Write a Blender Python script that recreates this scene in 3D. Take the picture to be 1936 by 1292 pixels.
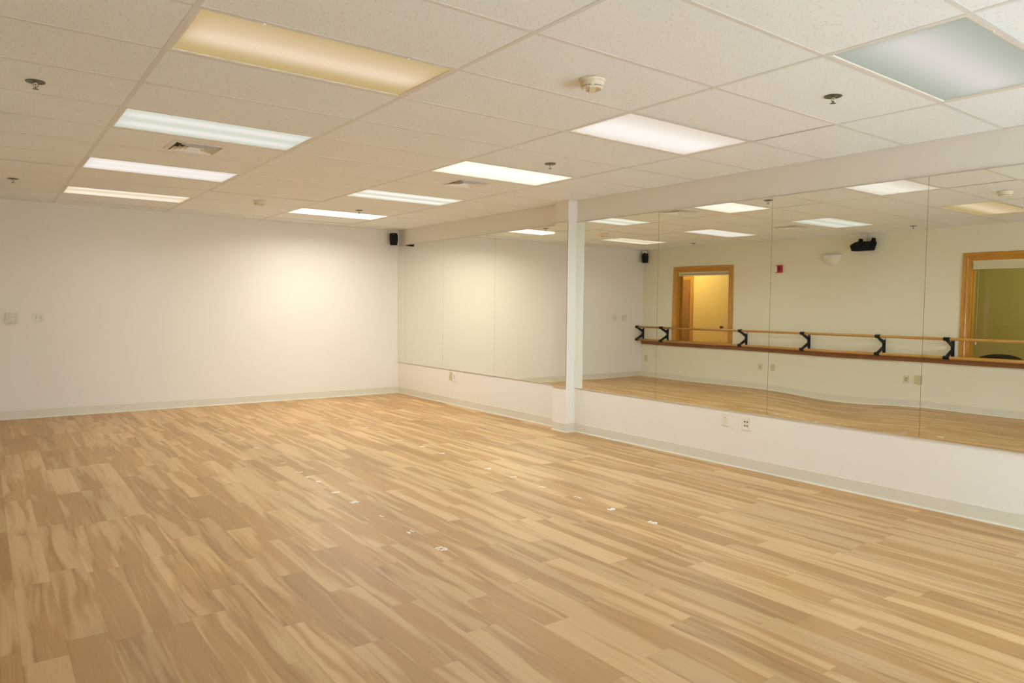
import bpy, bmesh, math, random
from mathutils import Vector, Matrix, Euler

for _o in list(bpy.data.objects): bpy.data.objects.remove(_o, do_unlink=True)
S = bpy.context.scene
C = S.collection
PI = math.pi
random.seed(7)

# ------------------------------------------------------------------ room measures (metres, floor at z 0)
XL, XR, YB, YF, H = -0.986, 4.5684, 7.053, -5.3, 2.5545
WX = XR + 0.006                      # paint surface behind the 6 mm mirrors
T, R_ = 1.2192, 0.6096               # ceiling grid module
CAM = Vector((-0.7072, -3.0618, H - 1.1734))
YAW, PITCH, ROLL, FPX = 0.6395, -0.0485, 0.0114, 1348.82

# ------------------------------------------------------------------ camera
cd = bpy.data.cameras.new('camera'); cam = bpy.data.objects.new('camera', cd); C.objects.link(cam)
f = Vector((math.sin(YAW)*math.cos(PITCH), math.cos(YAW)*math.cos(PITCH), math.sin(PITCH)))
r0 = Vector((math.cos(YAW), -math.sin(YAW), 0)); u0 = r0.cross(f)
r1 = math.cos(ROLL)*r0 + math.sin(ROLL)*u0; u1 = -math.sin(ROLL)*r0 + math.cos(ROLL)*u0
cam.matrix_world = Matrix(((r1.x,u1.x,-f.x,CAM.x),(r1.y,u1.y,-f.y,CAM.y),(r1.z,u1.z,-f.z,CAM.z),(0,0,0,1)))
cd.sensor_fit = 'HORIZONTAL'; cd.sensor_width = 36.0; cd.lens = FPX/1936*36.0
cd.clip_start = 0.02; cd.clip_end = 100
S.camera = cam

# ------------------------------------------------------------------ world, colour management, light levels
w = bpy.data.worlds.new('world'); S.world = w; w.use_nodes = True
w.node_tree.nodes['Background'].inputs[0].default_value = (0.76,0.90,1.04,1)
w.node_tree.nodes['Background'].inputs[1].default_value = 15.5
S.view_settings.view_transform = 'Standard'; S.view_settings.look = 'None'
S.view_settings.gamma = 1.0; S.view_settings.use_curve_mapping = False
S.view_settings.exposure = 0.06
S.cycles.max_bounces = 14; S.cycles.diffuse_bounces = 6; S.cycles.glossy_bounces = 6
S.cycles.transparent_max_bounces = 12
S.cycles.caustics_reflective = True

# the nine ceiling fittings in view: column x index, row index, lamp watts, lamp colour, diffuser core / edge colour, tube bands
FITTINGS = [
 # col row watts  lamp colour        core (scene linear)   edge                 bands [(centre,width,gain)]
 (0, 0,  5, (1.0,.86,.66), (.83,.65,.46), (.53,.385,.17), [(.56,.20,1.0),(.25,.22,.35)], 'dim amber-yellow ceiling light panel, nearest of the left column'),
 (0, 3, 7, (.80,.93,1.0), (.84,.80,.73), (.60,.62,.50), [(.28,.16,1.0),(.74,.16,1.0)], 'greenish white ceiling light panel just before the square air vent in the left column'),
 (0, 6, 7, (.82,.92,1.0), (.93,.86,.79), (.72,.66,.58), [(.30,.22,1.0),(.72,.22,1.0)], 'pinkish white ceiling light panel behind the left air vent'),
 (0, 9, 6, (.86,.93,1.0), (.95,.86,.72), (.80,.62,.36), [(.18,.14,1.0),(.78,.24,1.0)], 'ceiling light panel with an orange stripe, nearest the far wall in the left column'),
 (2,-3, 6, (.80,.93,1.0), (.70,.65,.60), (.38,.42,.33), [(.50,.34,1.0)], 'dull greenish ceiling light panel cut by the right top edge of the photo'),
 (2, 0, 16, (.84,.92,1.0), (.98,.90,.82), (.72,.62,.50), [(.62,.40,1.1)], 'pinkish white ceiling light panel right of the smoke detector'),
 (2, 3, 22, (.84,.92,1.0), (1.1,1.05,.93), (.95,.86,.62), [(.45,.5,1.2)], 'brightest white ceiling light panel beside the right air vent'),
 (2, 6, 22, (.84,.92,1.0), (1.0,.95,.84), (.66,.64,.50), [(.26,.16,1.0),(.76,.16,1.0)], 'white ceiling light panel with two bright bands, left of the pilaster'),
 (2, 9, 42, (.97,.92,.80), (1.02,.93,.84), (.98,.84,.66), [(.5,.6,1.2)], 'ceiling light panel of the right column, nearest the far wall'),
]
LAMP = 0.85                            # common factor on lamp power
SPREAD = math.radians(150)

# ------------------------------------------------------------------ materials
def mat(name, col, rough=0.6, metal=0.0, spec=0.5, coat=0.0):
    m = bpy.data.materials.new(name); m.use_nodes = True
    b = m.node_tree.nodes['Principled BSDF']
    b.inputs['Base Color'].default_value = (*col, 1); b.inputs['Roughness'].default_value = rough
    b.inputs['Metallic'].default_value = metal; b.inputs['Specular IOR Level'].default_value = spec
    b.inputs['Coat Weight'].default_value = coat
    return m
class N:
    def __init__(s, m): s.t = m.node_tree; s.b = s.t.nodes.get('Principled BSDF')
    def n(s, typ, **kw):
        x = s.t.nodes.new(typ)
        for k, v in kw.items(): setattr(x, k, v)
        return x
    def put(s, sock, v):
        if isinstance(v, bpy.types.NodeSocket): s.t.links.new(v, sock)
        elif isinstance(v, (tuple, list)): sock.default_value = v if len(v) == 4 or sock.type == 'VECTOR' else (*v, 1)
        else: sock.default_value = v
    def m(s, op, a, b=0.0, c=0.0, clamp=False):
        x = s.n('ShaderNodeMath', operation=op, use_clamp=clamp)
        s.put(x.inputs[0], a); s.put(x.inputs[1], b); s.put(x.inputs[2], c); return x.outputs[0]
    def mix(s, fac, a, b, blend='MIX'):
        x = s.n('ShaderNodeMix', data_type='RGBA', blend_type=blend)
        s.put(x.inputs[0], fac); s.put(x.inputs[6], a); s.put(x.inputs[7], b); return x.outputs[2]
    def ramp(s, fac, stops):
        x = s.n('ShaderNodeValToRGB'); e = x.color_ramp.elements
        while len(e) < len(stops): e.new(.5)
        for i, (p, c) in enumerate(stops): e[i].position = p; e[i].color = (*c, 1) if len(c) == 3 else c
        s.put(x.inputs[0], fac); return x.outputs[0]
    def noise(s, vec, scale, detail=3, rough=.5, dist=0.0, out=0):
        x = s.n('ShaderNodeTexNoise'); s.put(x.inputs['Vector'], vec)
        x.inputs['Scale'].default_value = scale; x.inputs['Detail'].default_value = detail
        x.inputs['Roughness'].default_value = rough; x.inputs['Distortion'].default_value = dist; return x.outputs[out]
    def obj(s): return s.n('ShaderNodeTexCoord').outputs['Object']
    def sep(s, v):
        x = s.n('ShaderNodeSeparateXYZ'); s.put(x.inputs[0], v); return x.outputs
    def comb(s, a, b, c):
        x = s.n('ShaderNodeCombineXYZ'); s.put(x.inputs[0], a); s.put(x.inputs[1], b); s.put(x.inputs[2], c); return x.outputs[0]
    def bump(s, h, strength=.2, dist=.002):
        x = s.n('ShaderNodeBump'); x.inputs['Strength'].default_value = strength; x.inputs['Distance'].default_value = dist
        s.put(x.inputs['Height'], h); s.put(s.b.inputs['Normal'], x.outputs[0])

def wall_mat(name, col):
    m = mat(name, col, .55, spec=.25); k = N(m)
    o = k.obj(); n1 = k.noise(o, 1.3, 2); n2 = k.noise(o, 260, 2)
    k.put(k.b.inputs['Base Color'], k.mix(k.m('MULTIPLY', n1, .25), col, tuple(c*.95 for c in col)))
    k.bump(n2, .12, .001); return m
M_WALL  = wall_mat('off_white_paint', (.815,.785,.715))
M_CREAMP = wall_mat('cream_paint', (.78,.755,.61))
M_OCHRE = wall_mat('ochre_paint', (.80,.60,.24))
M_OLIVE = wall_mat('olive_paint', (.55,.50,.22))
M_BASE  = mat('vinyl_baseboard', (.70,.67,.55), .45)
M_TOE   = mat('vinyl_toe', (.72,.70,.58), .5)

def floor_mat():
    m = mat('maple_planks', (.6,.4,.2), .36, spec=.35); k = N(m)
    x, y, z = k.sep(k.obj())[:3]
    PW, PL = .1524, .9144
    col = k.m('FLOOR', k.m('DIVIDE', x, PW))
    wn = k.n('ShaderNodeTexWhiteNoise', noise_dimensions='1D'); k.put(wn.inputs['W'], k.m('MULTIPLY', col, 7.31))
    yy = k.m('ADD', k.m('DIVIDE', y, PL), k.m('MULTIPLY', wn.outputs[0], 3.0))
    row = k.m('FLOOR', yy)
    w2 = k.n('ShaderNodeTexWhiteNoise', noise_dimensions='2D'); k.put(w2.inputs['Vector'], k.comb(k.m('ADD', col, .5), k.m('ADD', row, .5), 0))
    rnd, rc = w2.outputs[0], k.sep(w2.outputs[1])
    # figure coordinates: each plank shows another piece of the print
    sh = k.m('MULTIPLY', rc[0], 37.0); sh2 = k.m('MULTIPLY', rc[1], 53.0)
    wob = k.noise(k.comb(k.m('ADD', k.m('MULTIPLY', x, 2.2), sh2), k.m('ADD', k.m('MULTIPLY', y, .8), sh), rnd), 2.0, 2, .5)
    xw = k.m('ADD', x, k.m('MULTIPLY', k.m('SUBTRACT', wob, .5), .085))
    # broad heartwood streaks
    g1 = k.noise(k.comb(k.m('ADD', k.m('MULTIPLY', xw, 9.0), sh), k.m('ADD', k.m('MULTIPLY', y, .55), sh2), rnd), 1.25, 2, .5)
    # narrow dark streaks
    g2 = k.noise(k.comb(k.m('ADD', k.m('MULTIPLY', xw, 26.0), sh2), k.m('ADD', k.m('MULTIPLY', y, .9), sh), rnd), 1.5, 4, .6)
    # fine grain
    g3 = k.noise(k.comb(k.m('MULTIPLY', xw, 150.0), k.m('ADD', k.m('MULTIPLY', y, 6.0), sh), rnd), 1.0, 3, .6)
    heart = k.m('MULTIPLY', k.m('SUBTRACT', g1, k.m('ADD', .44, k.m('MULTIPLY', rnd, .12))), 9.0)
    hc = k.m('ADD', heart, .5, clamp=True)
    base = k.mix(hc, (.61,.402,.195), (.450,.255,.093))
    soft = k.m('MULTIPLY', k.m('SUBTRACT', g1, .30), 2.2, clamp=True)
    base = k.mix(k.m('MULTIPLY', soft, .35), base, (.50,.30,.120))
    light = k.ramp(rc[2], [(0,(.86,.84,.82)),(.4,(.97,.96,.95)),(.75,(1.03,1.02,1.02)),(1,(1.10,1.10,1.13))])
    c = k.mix(1.0, base, light, 'MULTIPLY')
    edge = k.m('SUBTRACT', 1.0, k.m('ABSOLUTE', k.m('MULTIPLY', k.m('SUBTRACT', heart, .35), 2.6)), clamp=True)
    eg = k.m('MULTIPLY', k.m('SUBTRACT', g2, .47), 6.0, clamp=True)
    c = k.mix(k.m('MULTIPLY', k.m('MULTIPLY', edge, eg), .55), c, (.27,.140,.050))
    dark = k.m('MULTIPLY', k.m('SUBTRACT', g2, .585, clamp=True), 6.0, clamp=True)
    c = k.mix(k.m('MULTIPLY', dark, .55), c, (.29,.158,.060))
    pale = k.m('MULTIPLY', k.m('SUBTRACT', .41, g2, clamp=True), 6.0, clamp=True)
    c = k.mix(k.m('MULTIPLY', pale, .55), c, (.68,.465,.26))
    c = k.mix(k.m('MULTIPLY', k.m('SUBTRACT', g3, .40), .35, clamp=True), c, (.32,.19,.08))
    # knots
    vo = k.n('ShaderNodeTexVoronoi', feature='F1'); k.put(vo.inputs['Vector'], k.comb(k.m('MULTIPLY', xw, 3.4), k.m('ADD', k.m('MULTIPLY', y, 1.3), sh), rnd))
    vo.inputs['Scale'].default_value = 1.0
    kn = k.m('SUBTRACT', 1.0, k.m('MULTIPLY', vo.outputs['Distance'], 9.0), clamp=True)
    rings = k.m('ADD', .5, k.m('MULTIPLY', k.m('SINE', k.m('MULTIPLY', vo.outputs['Distance'], 190)), .5))
    c = k.mix(k.m('MULTIPLY', kn, k.m('ADD', .25, k.m('MULTIPLY', rings, .3))), c, (.30,.15,.05))
    # joints
    fx = k.m('ABSOLUTE', k.m('SUBTRACT', k.m('FRACT', k.m('DIVIDE', x, PW)), .5))
    fy = k.m('ABSOLUTE', k.m('SUBTRACT', k.m('FRACT', yy), .5))
    jx = k.m('GREATER_THAN', fx, .4945); jy = k.m('GREATER_THAN', fy, .4991)
    j = k.m('MAXIMUM', jx, jy)
    c = k.mix(k.m('MULTIPLY', j, .45), c, (.20,.10,.04))
    k.put(k.b.inputs['Base Color'], c)
    k.put(k.b.inputs['Roughness'], k.m('ADD', .34, k.m('MULTIPLY', g3, .14)))
    k.bump(k.m('SUBTRACT', k.m('MULTIPLY', g3, .3), j), .25, .0006)
    return m
M_FLOOR = floor_mat()

def tile_mat():
    m = mat('acoustic_tile', (.74,.71,.65), .9, spec=.1); k = N(m)
    o = k.obj(); x, y, z = k.sep(o)[:3]
    vo = k.n('ShaderNodeTexVoronoi', feature='F1'); k.put(vo.inputs['Vector'], k.comb(k.m('MULTIPLY', x, 1.6), y, 0)); vo.inputs['Scale'].default_value = 62
    gate = k.noise(o, 34, 2)
    pit = k.m('MULTIPLY', k.m('LESS_THAN', vo.outputs['Distance'], .26), k.m('GREATER_THAN', gate, .52))
    fine = k.noise(o, 420, 2)
    col = k.mix(k.m('MULTIPLY', fine, .25), (.89,.94,.96), (.81,.86,.88))
    c = k.mix(k.m('MULTIPLY', pit, .42), col, (.46,.44,.41))
    big = k.noise(o, 1.1, 2)
    c = k.mix(k.m('MULTIPLY', big, .10), c, (.66,.66,.62))
    k.put(k.b.inputs['Base Color'], c); k.bump(k.m('SUBTRACT', k.m('MULTIPLY', fine, .4), pit), .35, .0015); return m
M_TILE = tile_mat()
M_GRID = mat('grid_steel_white', (.74,.75,.73), .45)
M_WHITE = mat('white_enamel', (.80,.78,.71), .4)
M_VENT = mat('vent_white', (.90,.89,.84), .5)
M_CREAM = mat('cream_plastic', (.80,.72,.56), .4)
M_IVORY = mat('ivory_plastic', (.60,.56,.33), .35)
M_IVORY2 = mat('pale_ivory_plastic', (.78,.72,.58), .35)
M_PLATEW = mat('white_plastic', (.82,.80,.75), .35)
M_GREEN = mat('greenish_ivory_plastic', (.66,.66,.50), .35)
M_PALEGREY = mat('pale_switch_plastic', (.74,.71,.62), .35)
M_BLACK = mat('black_plastic', (.003,.005,.008), .6, spec=.12)
M_BLKMET = mat('black_powder_coat', (.005,.009,.013), .45, spec=.3)
M_HOLE = mat('dark_recess', (.02,.018,.014), .8)
M_CHROME = mat('chrome', (.62,.62,.56), .18, 1.0)
M_DKCHR = mat('dark_chrome', (.16,.16,.14), .3, 1.0)
M_BRASS = mat('aged_brass', (.10,.10,.04), .35, 1.0)
M_RED = mat('alarm_red', (.42,.012,.02), .4)
M_LENS = mat('strobe_lens', (.82,.78,.72), .15)
M_SCONCE = mat('glazed_ceramic', (.80,.78,.72), .28, coat=.3)
M_LABEL = mat('silver_label', (.62,.60,.55), .45)
M_BLIND = mat('pleated_blind_fabric', (.72,.68,.50), .8)
M_MARK = mat('white_sticker', (.86,.85,.80), .5)
M_WIRE = mat('pinkish_wire', (.55,.22,.20), .5)
M_DIMGREY = mat('charcoal_mesh', (.012,.014,.015), .7, spec=.15)

def wood(name, c1, c2, axis='y', rough=.35):
    m = mat(name, c1, rough, coat=.25); k = N(m); x, y, z = k.sep(k.obj())[:3]
    a = (k.m('MULTIPLY', x, 40), k.m('MULTIPLY', y, 40), k.m('MULTIPLY', z, 40))
    b = [a[0], a[1], a[2]]; i = 'xyz'.index(axis); src = (x, y, z)[i]; b[i] = k.m('MULTIPLY', src, 2.2)
    g = k.noise(k.comb(*b), 1.6, 5, .6, .3)
    k.put(k.b.inputs['Base Color'], k.ramp(g, [(.25,c1),(.75,c2)])); k.bump(g, .1, .0008); return m
M_OAKV = wood('golden_oak_upright', (.62,.31,.045), (.42,.185,.018), 'z')
M_OAKH = wood('golden_oak_level', (.62,.31,.045), (.42,.185,.018), 'y')
M_RAIL = wood('barre_oak', (.60,.33,.075), (.40,.19,.03), 'y', .3)
M_STOOL = wood('dark_oak_rail', (.34,.13,.03), (.17,.055,.014), 'y', .3)
M_DOOR = wood('oak_veneer_door', (.34,.16,.035), (.24,.10,.02), 'z')

def mirror_mat():
    m = bpy.data.materials.new('silvered_glass'); m.use_nodes = True; t = m.node_tree; t.nodes.clear()
    g = t.nodes.new('ShaderNodeBsdfGlossy'); g.inputs['Roughness'].default_value = 0.0; g.inputs['Color'].default_value = (.89,.905,.83,1)
    o = t.nodes.new('ShaderNodeOutputMaterial'); t.links.new(g.outputs[0], o.inputs[0]); return m
M_MIRROR = mirror_mat()
M_MEDGE = mat('ground_glass_edge', (.16,.18,.17), .3)
M_CHAN = mat('mirror_channel', (.66,.62,.52), .35, .3)
def glass_mat():
    m = bpy.data.materials.new('window_glass'); m.use_nodes = True; t = m.node_tree; t.nodes.clear()
    g = t.nodes.new('ShaderNodeBsdfGlossy'); g.inputs['Roughness'].default_value = 0.0
    tr = t.nodes.new('ShaderNodeBsdfTransparent'); tr.inputs['Color'].default_value = (.93,.95,.90,1)
    fr = t.nodes.new('ShaderNodeFresnel'); fr.inputs['IOR'].default_value = 1.6
    mx = t.nodes.new('ShaderNodeMixShader'); o = t.nodes.new('ShaderNodeOutputMaterial')
    
    ge = t.nodes.new('ShaderNodeNewGeometry'); mm = t.nodes.new('ShaderNodeMath'); mm.operation = 'SUBTRACT'; mm.inputs[0].default_value = 1.0
    m2 = t.nodes.new('ShaderNodeMath'); m2.operation = 'MULTIPLY'
    t.links.new(ge.outputs['Backfacing'], mm.inputs[1]); t.links.new(mm.outputs[0], m2.inputs[0]); t.links.new(fr.outputs[0], m2.inputs[1])
    t.links.new(m2.outputs[0], mx.inputs[0]); t.links.new(tr.outputs[0], mx.inputs[1]); t.links.new(g.outputs[0], mx.inputs[2]); t.links.new(mx.outputs[0], o.inputs[0])
    return m
M_GLASS = glass_mat()

def diffuser_mat(i, core, edge, bands):
    m = bpy.data.materials.new('lit_diffuser'); m.use_nodes = True; k = N(m); t = m.node_tree
    t.nodes.clear(); k.b = None
    uv = k.sep(k.n('ShaderNodeTexCoord').outputs['Generated'])
    u, v = uv[0], uv[1]; tot = 0.0
    for c, wd, g in bands:
        d = k.m('DIVIDE', k.m('SUBTRACT', v, c), wd)
        e = k.m('MULTIPLY', k.m('EXPONENT', k.m('MULTIPLY', k.m('MULTIPLY', d, d), -1.0)), g)
        tot = k.m('ADD', tot, e)
    d = k.m('MULTIPLY', k.m('SUBTRACT', u, .5), 2.0); d = k.m('POWER', k.m('ABSOLUTE', d), 14.0)
    tot = k.m('MULTIPLY', tot, k.m('SUBTRACT', 1.0, k.m('MULTIPLY', d, .75)), clamp=True)
    em = k.n('ShaderNodeEmission'); k.put(em.inputs[0], k.mix(tot, edge, core)); em.inputs[1].default_value = i
    o = k.n('ShaderNodeOutputMaterial'); t.links.new(em.outputs[0], o.inputs[0]); return m

# ------------------------------------------------------------------ mesh helpers
class MB:
    def __init__(s): s.bm = bmesh.new(); s.mi = 0
    def _f(s, vs, mi=None):
        try: fc = s.bm.faces.new(vs); fc.material_index = s.mi if mi is None else mi; return fc
        except ValueError: return None
    def box(s, x0, x1, y0, y1, z0, z1, bev=0.0):
        v = [s.bm.verts.new(p) for p in ((x0,y0,z0),(x1,y0,z0),(x1,y1,z0),(x0,y1,z0),(x0,y0,z1),(x1,y0,z1),(x1,y1,z1),(x0,y1,z1))]
        fs = [s._f([v[i] for i in q]) for q in ((3,2,1,0),(4,5,6,7),(0,1,5,4),(1,2,6,5),(2,3,7,6),(3,0,4,7))]
        if bev:
            es = list({e for q in fs for e in q.edges})
            bmesh.ops.bevel(s.bm, geom=es, offset=bev, segments=2, affect='EDGES', profile=.6, material=s.mi)
        return s
    def tube(s, a, b, r, seg=16, r2=None, cap=True):
        a, b = Vector(a), Vector(b); d = (b-a).normalized(); r2 = r if r2 is None else r2
        n = d.cross(Vector((0,0,1))) if abs(d.z) < .9 else d.cross(Vector((1,0,0))); n.normalize(); m_ = d.cross(n)
        A = [s.bm.verts.new(a + r*(math.cos(t)*n+math.sin(t)*m_)) for t in [2*PI*i/seg for i in range(seg)]]
        B = [s.bm.verts.new(b + r2*(math.cos(t)*n+math.sin(t)*m_)) for t in [2*PI*i/seg for i in range(seg)]]
        for i in range(seg):
            q = s._f([A[i], A[(i+1)%seg], B[(i+1)%seg], B[i]])
            if q: q.smooth = True
        if cap: s._f(A[::-1]); s._f(B)
        return s
    def lathe(s, prof, c=(0,0,0), seg=32, axis='z', a0=0, a1=2*PI, cap=False):
        c = Vector(c); full = abs(a1-a0-2*PI) < 1e-6; n = seg if full else seg+1
        rings = []
        for r, h in prof:
            ring = []
            for i in range(n):
                t = a0 + (a1-a0)*i/seg
                p = Vector((r*math.cos(t), r*math.sin(t), h))
                if axis == 'x': p = Vector((p.z, p.x, p.y))
                if axis == 'y': p = Vector((p.x, p.z, p.y))
                ring.append(s.bm.verts.new(c+p))
            rings.append(ring)
        for A, B in zip(rings, rings[1:]):
            for i in range(n if full else n-1):
                q = s._f([A[i], A[(i+1)%n], B[(i+1)%n], B[i]])
                if q: q.smooth = True
        if cap: s._f(rings[0][::-1]); s._f(rings[-1])
        return s
    def prism(s, pts, axis, a, b, bev=0.0):
        # polygon pts in the two other axes, extruded from a to b along axis
        def P(p, h):
            return {'x': (h,p[0],p[1]), 'y': (p[0],h,p[1]), 'z': (p[0],p[1],h)}[axis]
        A = [s.bm.verts.new(P(p, a)) for p in pts]; B = [s.bm.verts.new(P(p, b)) for p in pts]; n = len(pts)
        fs = [s._f(A[::-1]), s._f(B)] + [s._f([A[i], A[(i+1)%n], B[(i+1)%n], B[i]]) for i in range(n)]
        if bev:
            es = list({e for q in fs if q for e in q.edges})
            bmesh.ops.bevel(s.bm, geom=es, offset=bev, segments=2, affect='EDGES', profile=.6, material=s.mi)
        return s
    def sweep(s, path, prof, closed=False):
        # path: list of (origin, u vector, v vector); profile points (a,b) placed at origin + a*u + b*v
        rings = [[s.bm.verts.new(Vector(o)+a*Vector(u)+b*Vector(v)) for a, b in prof] for o, u, v in path]
        n = len(prof); k = len(rings)
        for j in range(k if closed else k-1):
            A, B = rings[j], rings[(j+1)%k]
            for i in range(n): s._f([A[i], A[(i+1)%n], B[(i+1)%n], B[i]])
        if not closed: s._f(rings[0][::-1]); s._f(rings[-1])
        return s
    def quad(s, *p, mi=None): s._f([s.bm.verts.new(q) for q in p], mi); return s
    def build(s, name, mats, parent=None, loc=(0,0,0), fix=True):
        if fix: bmesh.ops.recalc_face_normals(s.bm, faces=s.bm.faces)
        me = bpy.data.meshes.new(name); s.bm.to_mesh(me); s.bm.free()
        for m in (mats if isinstance(mats, (list, tuple)) else [mats]): me.materials.append(m)
        o = bpy.data.objects.new(name, me); C.objects.link(o); o.location = loc
        if parent: o.parent = parent
        return o
def tag(o, label=None, cat=None, group=None, kind=None):
    for k, v in (('label',label),('category',cat),('group',group),('kind',kind)):
        if v: o[k] = v
    return o
def thing(name, loc, label, cat, group=None, rz=0):
    o = bpy.data.objects.new(name, None); C.objects.link(o); o.location = loc; o.rotation_euler = (0,0,rz)
    o.empty_display_size = .05
    return tag(o, label, cat, group)
def copy_tree(o, parent=None):
    c = o.copy(); C.objects.link(c)
    if parent: c.parent = parent
    for ch in [q for q in bpy.data.objects if q.parent == o and q != c]: copy_tree(ch, c)
    return c
def struct(mb, name, m, parent=None):
    o = mb.build(name, m, parent)
    if not parent: tag(o, kind='structure')
    return o

# ------------------------------------------------------------------ room shell
struct(MB().box(-3.05, 4.75, YF-.12, 8.75, -.10, 0), 'floor', M_FLOOR)
struct(MB().box(XL-.14, WX+.14, YB, YB+.14, 0, H+.12), 'wall_back', M_WALL)
struct(MB().box(WX, WX+.14, YF, YB, 0, H+.12), 'wall_right', M_WALL)
DW = (1.35, 4.40, .05, 1.35)            # unseen daylight window added behind the camera, low to light the ceiling (x0,x1,z0,z1)
struct(MB().box(XL-.14, DW[0], YF-.12, YF, 0, H+.12).box(DW[1], WX+.14, YF-.12, YF, 0, H+.12).box(DW[0], DW[1], YF-.12, YF, 0, DW[2]).box(DW[0], DW[1], YF-.12, YF, DW[3], H+.12), 'wall_front', M_WALL)
mb = MB()
for i in range(4):
    x = DW[0]+(DW[1]-DW[0]-.05)*i/3; mb.box(x, x+.05, YF-.10, YF-.03, DW[2]+.05, DW[3]-.05)
mb.box(DW[0], DW[1], YF-.10, YF-.03, DW[2], DW[2]+.05).box(DW[0], DW[1], YF-.10, YF-.03, DW[3]-.05, DW[3])
struct(mb, 'window_3', M_WHITE)
pl = bpy.data.lights.new('sky_portal', 'AREA'); pl.shape = 'RECTANGLE'; pl.size = DW[1]-DW[0]; pl.size_y = DW[3]-DW[2]; pl.cycles.is_portal = True
po = bpy.data.objects.new('sky_portal', pl); C.objects.link(po); po.location = ((DW[0]+DW[1])/2, YF-.13, (DW[2]+DW[3])/2); po.rotation_euler = (PI/2, 0, PI)
PX, PY0, PY1 = 4.448, 2.862, 3.085     # pilaster front and sides
struct(MB().box(PX, WX, PY0, PY1, 0, H), 'wall_pilaster', M_WALL)

W = [(4.972, 6.140, .735, 2.090), (-.140, 1.040, .735, 2.090)]    # window openings in the left wall (y0,y1,z0,z1)
mb = MB(); x0, x1 = XL-.14, XL
ys = [YF, W[1][0], W[1][1], W[0][0], W[0][1], YB]
for i in range(5):
    if i in (1, 3):
        mb.box(x0, x1, ys[i], ys[i+1], 0, W[0][2]); mb.box(x0, x1, ys[i], ys[i+1], W[0][3], H+.12)
    else: mb.box(x0, x1, ys[i], ys[i+1], 0, H+.12)
bmesh.ops.remove_doubles(mb.bm, verts=mb.bm.verts, dist=1e-5)
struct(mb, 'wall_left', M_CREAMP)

def baseboard(name, path, closed=False):
    # cove base: toe strip flares at the floor. path of (x,y,nx,ny): point on wall and outward mitre
    mb = MB()
    prof = [(0,0),(.009,0),(.0085,.004),(.0045,.011),(.0035,.020),(.003,.097),(.001,.1016),(0,.1016)]
    mb.sweep([((x,y,0),(nx,ny,0),(0,0,1)) for x, y, nx, ny in path], prof)
    bmesh.ops.recalc_face_normals(mb.bm, faces=mb.bm.faces)
    for fc in mb.bm.faces:
        c = fc.calc_center_median()
        if c.z < .009: fc.material_index = 1
    return struct(mb, name, [M_BASE, M_TOE])
baseboard('baseboard_back', [(XL,YB,1,-1),(WX,YB,-1,-1)])
baseboard('baseboard_right', [(WX,YB-.001,-1,-1),(WX,PY1,-1,1),(PX,PY1,-1,1),(PX,PY0,-1,-1),(WX,PY0,-1,-1),(WX,YF,-1,1)])
baseboard('baseboard_left', [(XL,YF,1,1),(XL,YB-.001,1,-1)])

# ------------------------------------------------------------------ ceiling: tiles laid in a T grid
xs = [XL] + [T*i for i in range(4)] + [WX]
j0 = -7; rows = [R_*j for j in range(j0, 12)]
yl = [YF] + [y for y in rows if YF < y < YB-.02] + [YB]
fit = {(c, r) for c, r, *_ in FITTINGS}
mb = MB(); rnd = random.Random(3)
for a, b in zip(xs, xs[1:]):
    for c, d in zip(yl, yl[1:]):
        ci = round(a/T) if a > XL+.01 else -1; ri = round(c/R_)
        if (ci, ri) in fit and abs(c-ri*R_) < .01: continue
        if (ci, ri) in ((0, 4), (2, 4)) and abs(c-ri*R_) < .01:
            vx, vy = (T*.5+.006, 2.765) if ci == 0 else (T*2.5-.01, 2.742); q = .165; z = H+.0016
            mb.box(a+.001, vx-q, c+.001, d-.001, z, z+.016).box(vx+q, b-.001, c+.001, d-.001, z, z+.016)
            mb.box(vx-q, vx+q, c+.001, vy-q, z, z+.016).box(vx-q, vx+q, vy+q, d-.001, z, z+.016); continue
        z = H + .0016 + (rnd.uniform(.001,.003) if rnd.random() < .2 else 0)
        mb.box(a+.001, b-.001, c+.001, d-.001, z, z+.016)
ceil = struct(mb, 'ceiling', M_TILE)
mb = MB()
for x in xs[1:-1]: mb.box(x-.012, x+.012, YF, YB, H, H+.0015)
for c in yl[1:-1]:
    for a, b in zip(xs, xs[1:]):
        mb.box(a+(.012 if a > XL+.01 else 0), b-(.012 if b < WX-.01 else 0), c-.012, c+.012, H+.0003, H+.0016)
mb.build('ceiling_grid', M_GRID, ceil)
mb = MB()                               # wall angle round the edge
e = .018
mb.box(XL, XL+e, YF, YB, H-.0005, H+.003).box(WX-e, WX, YF, YB, H-.0005, H+.003)
mb.box(XL+e, WX-e, YB-e, YB, H-.0005, H+.003).box(XL+e, WX-e, YF, YF+e, H-.0005, H+.003)
mb.build('wall_angle', M_GRID, ceil)
struct(MB().box(XL-.14, WX+.14, YF-.12, YB+.14, H+.12, H+.2), 'ceiling_slab', M_HOLE)

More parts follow.
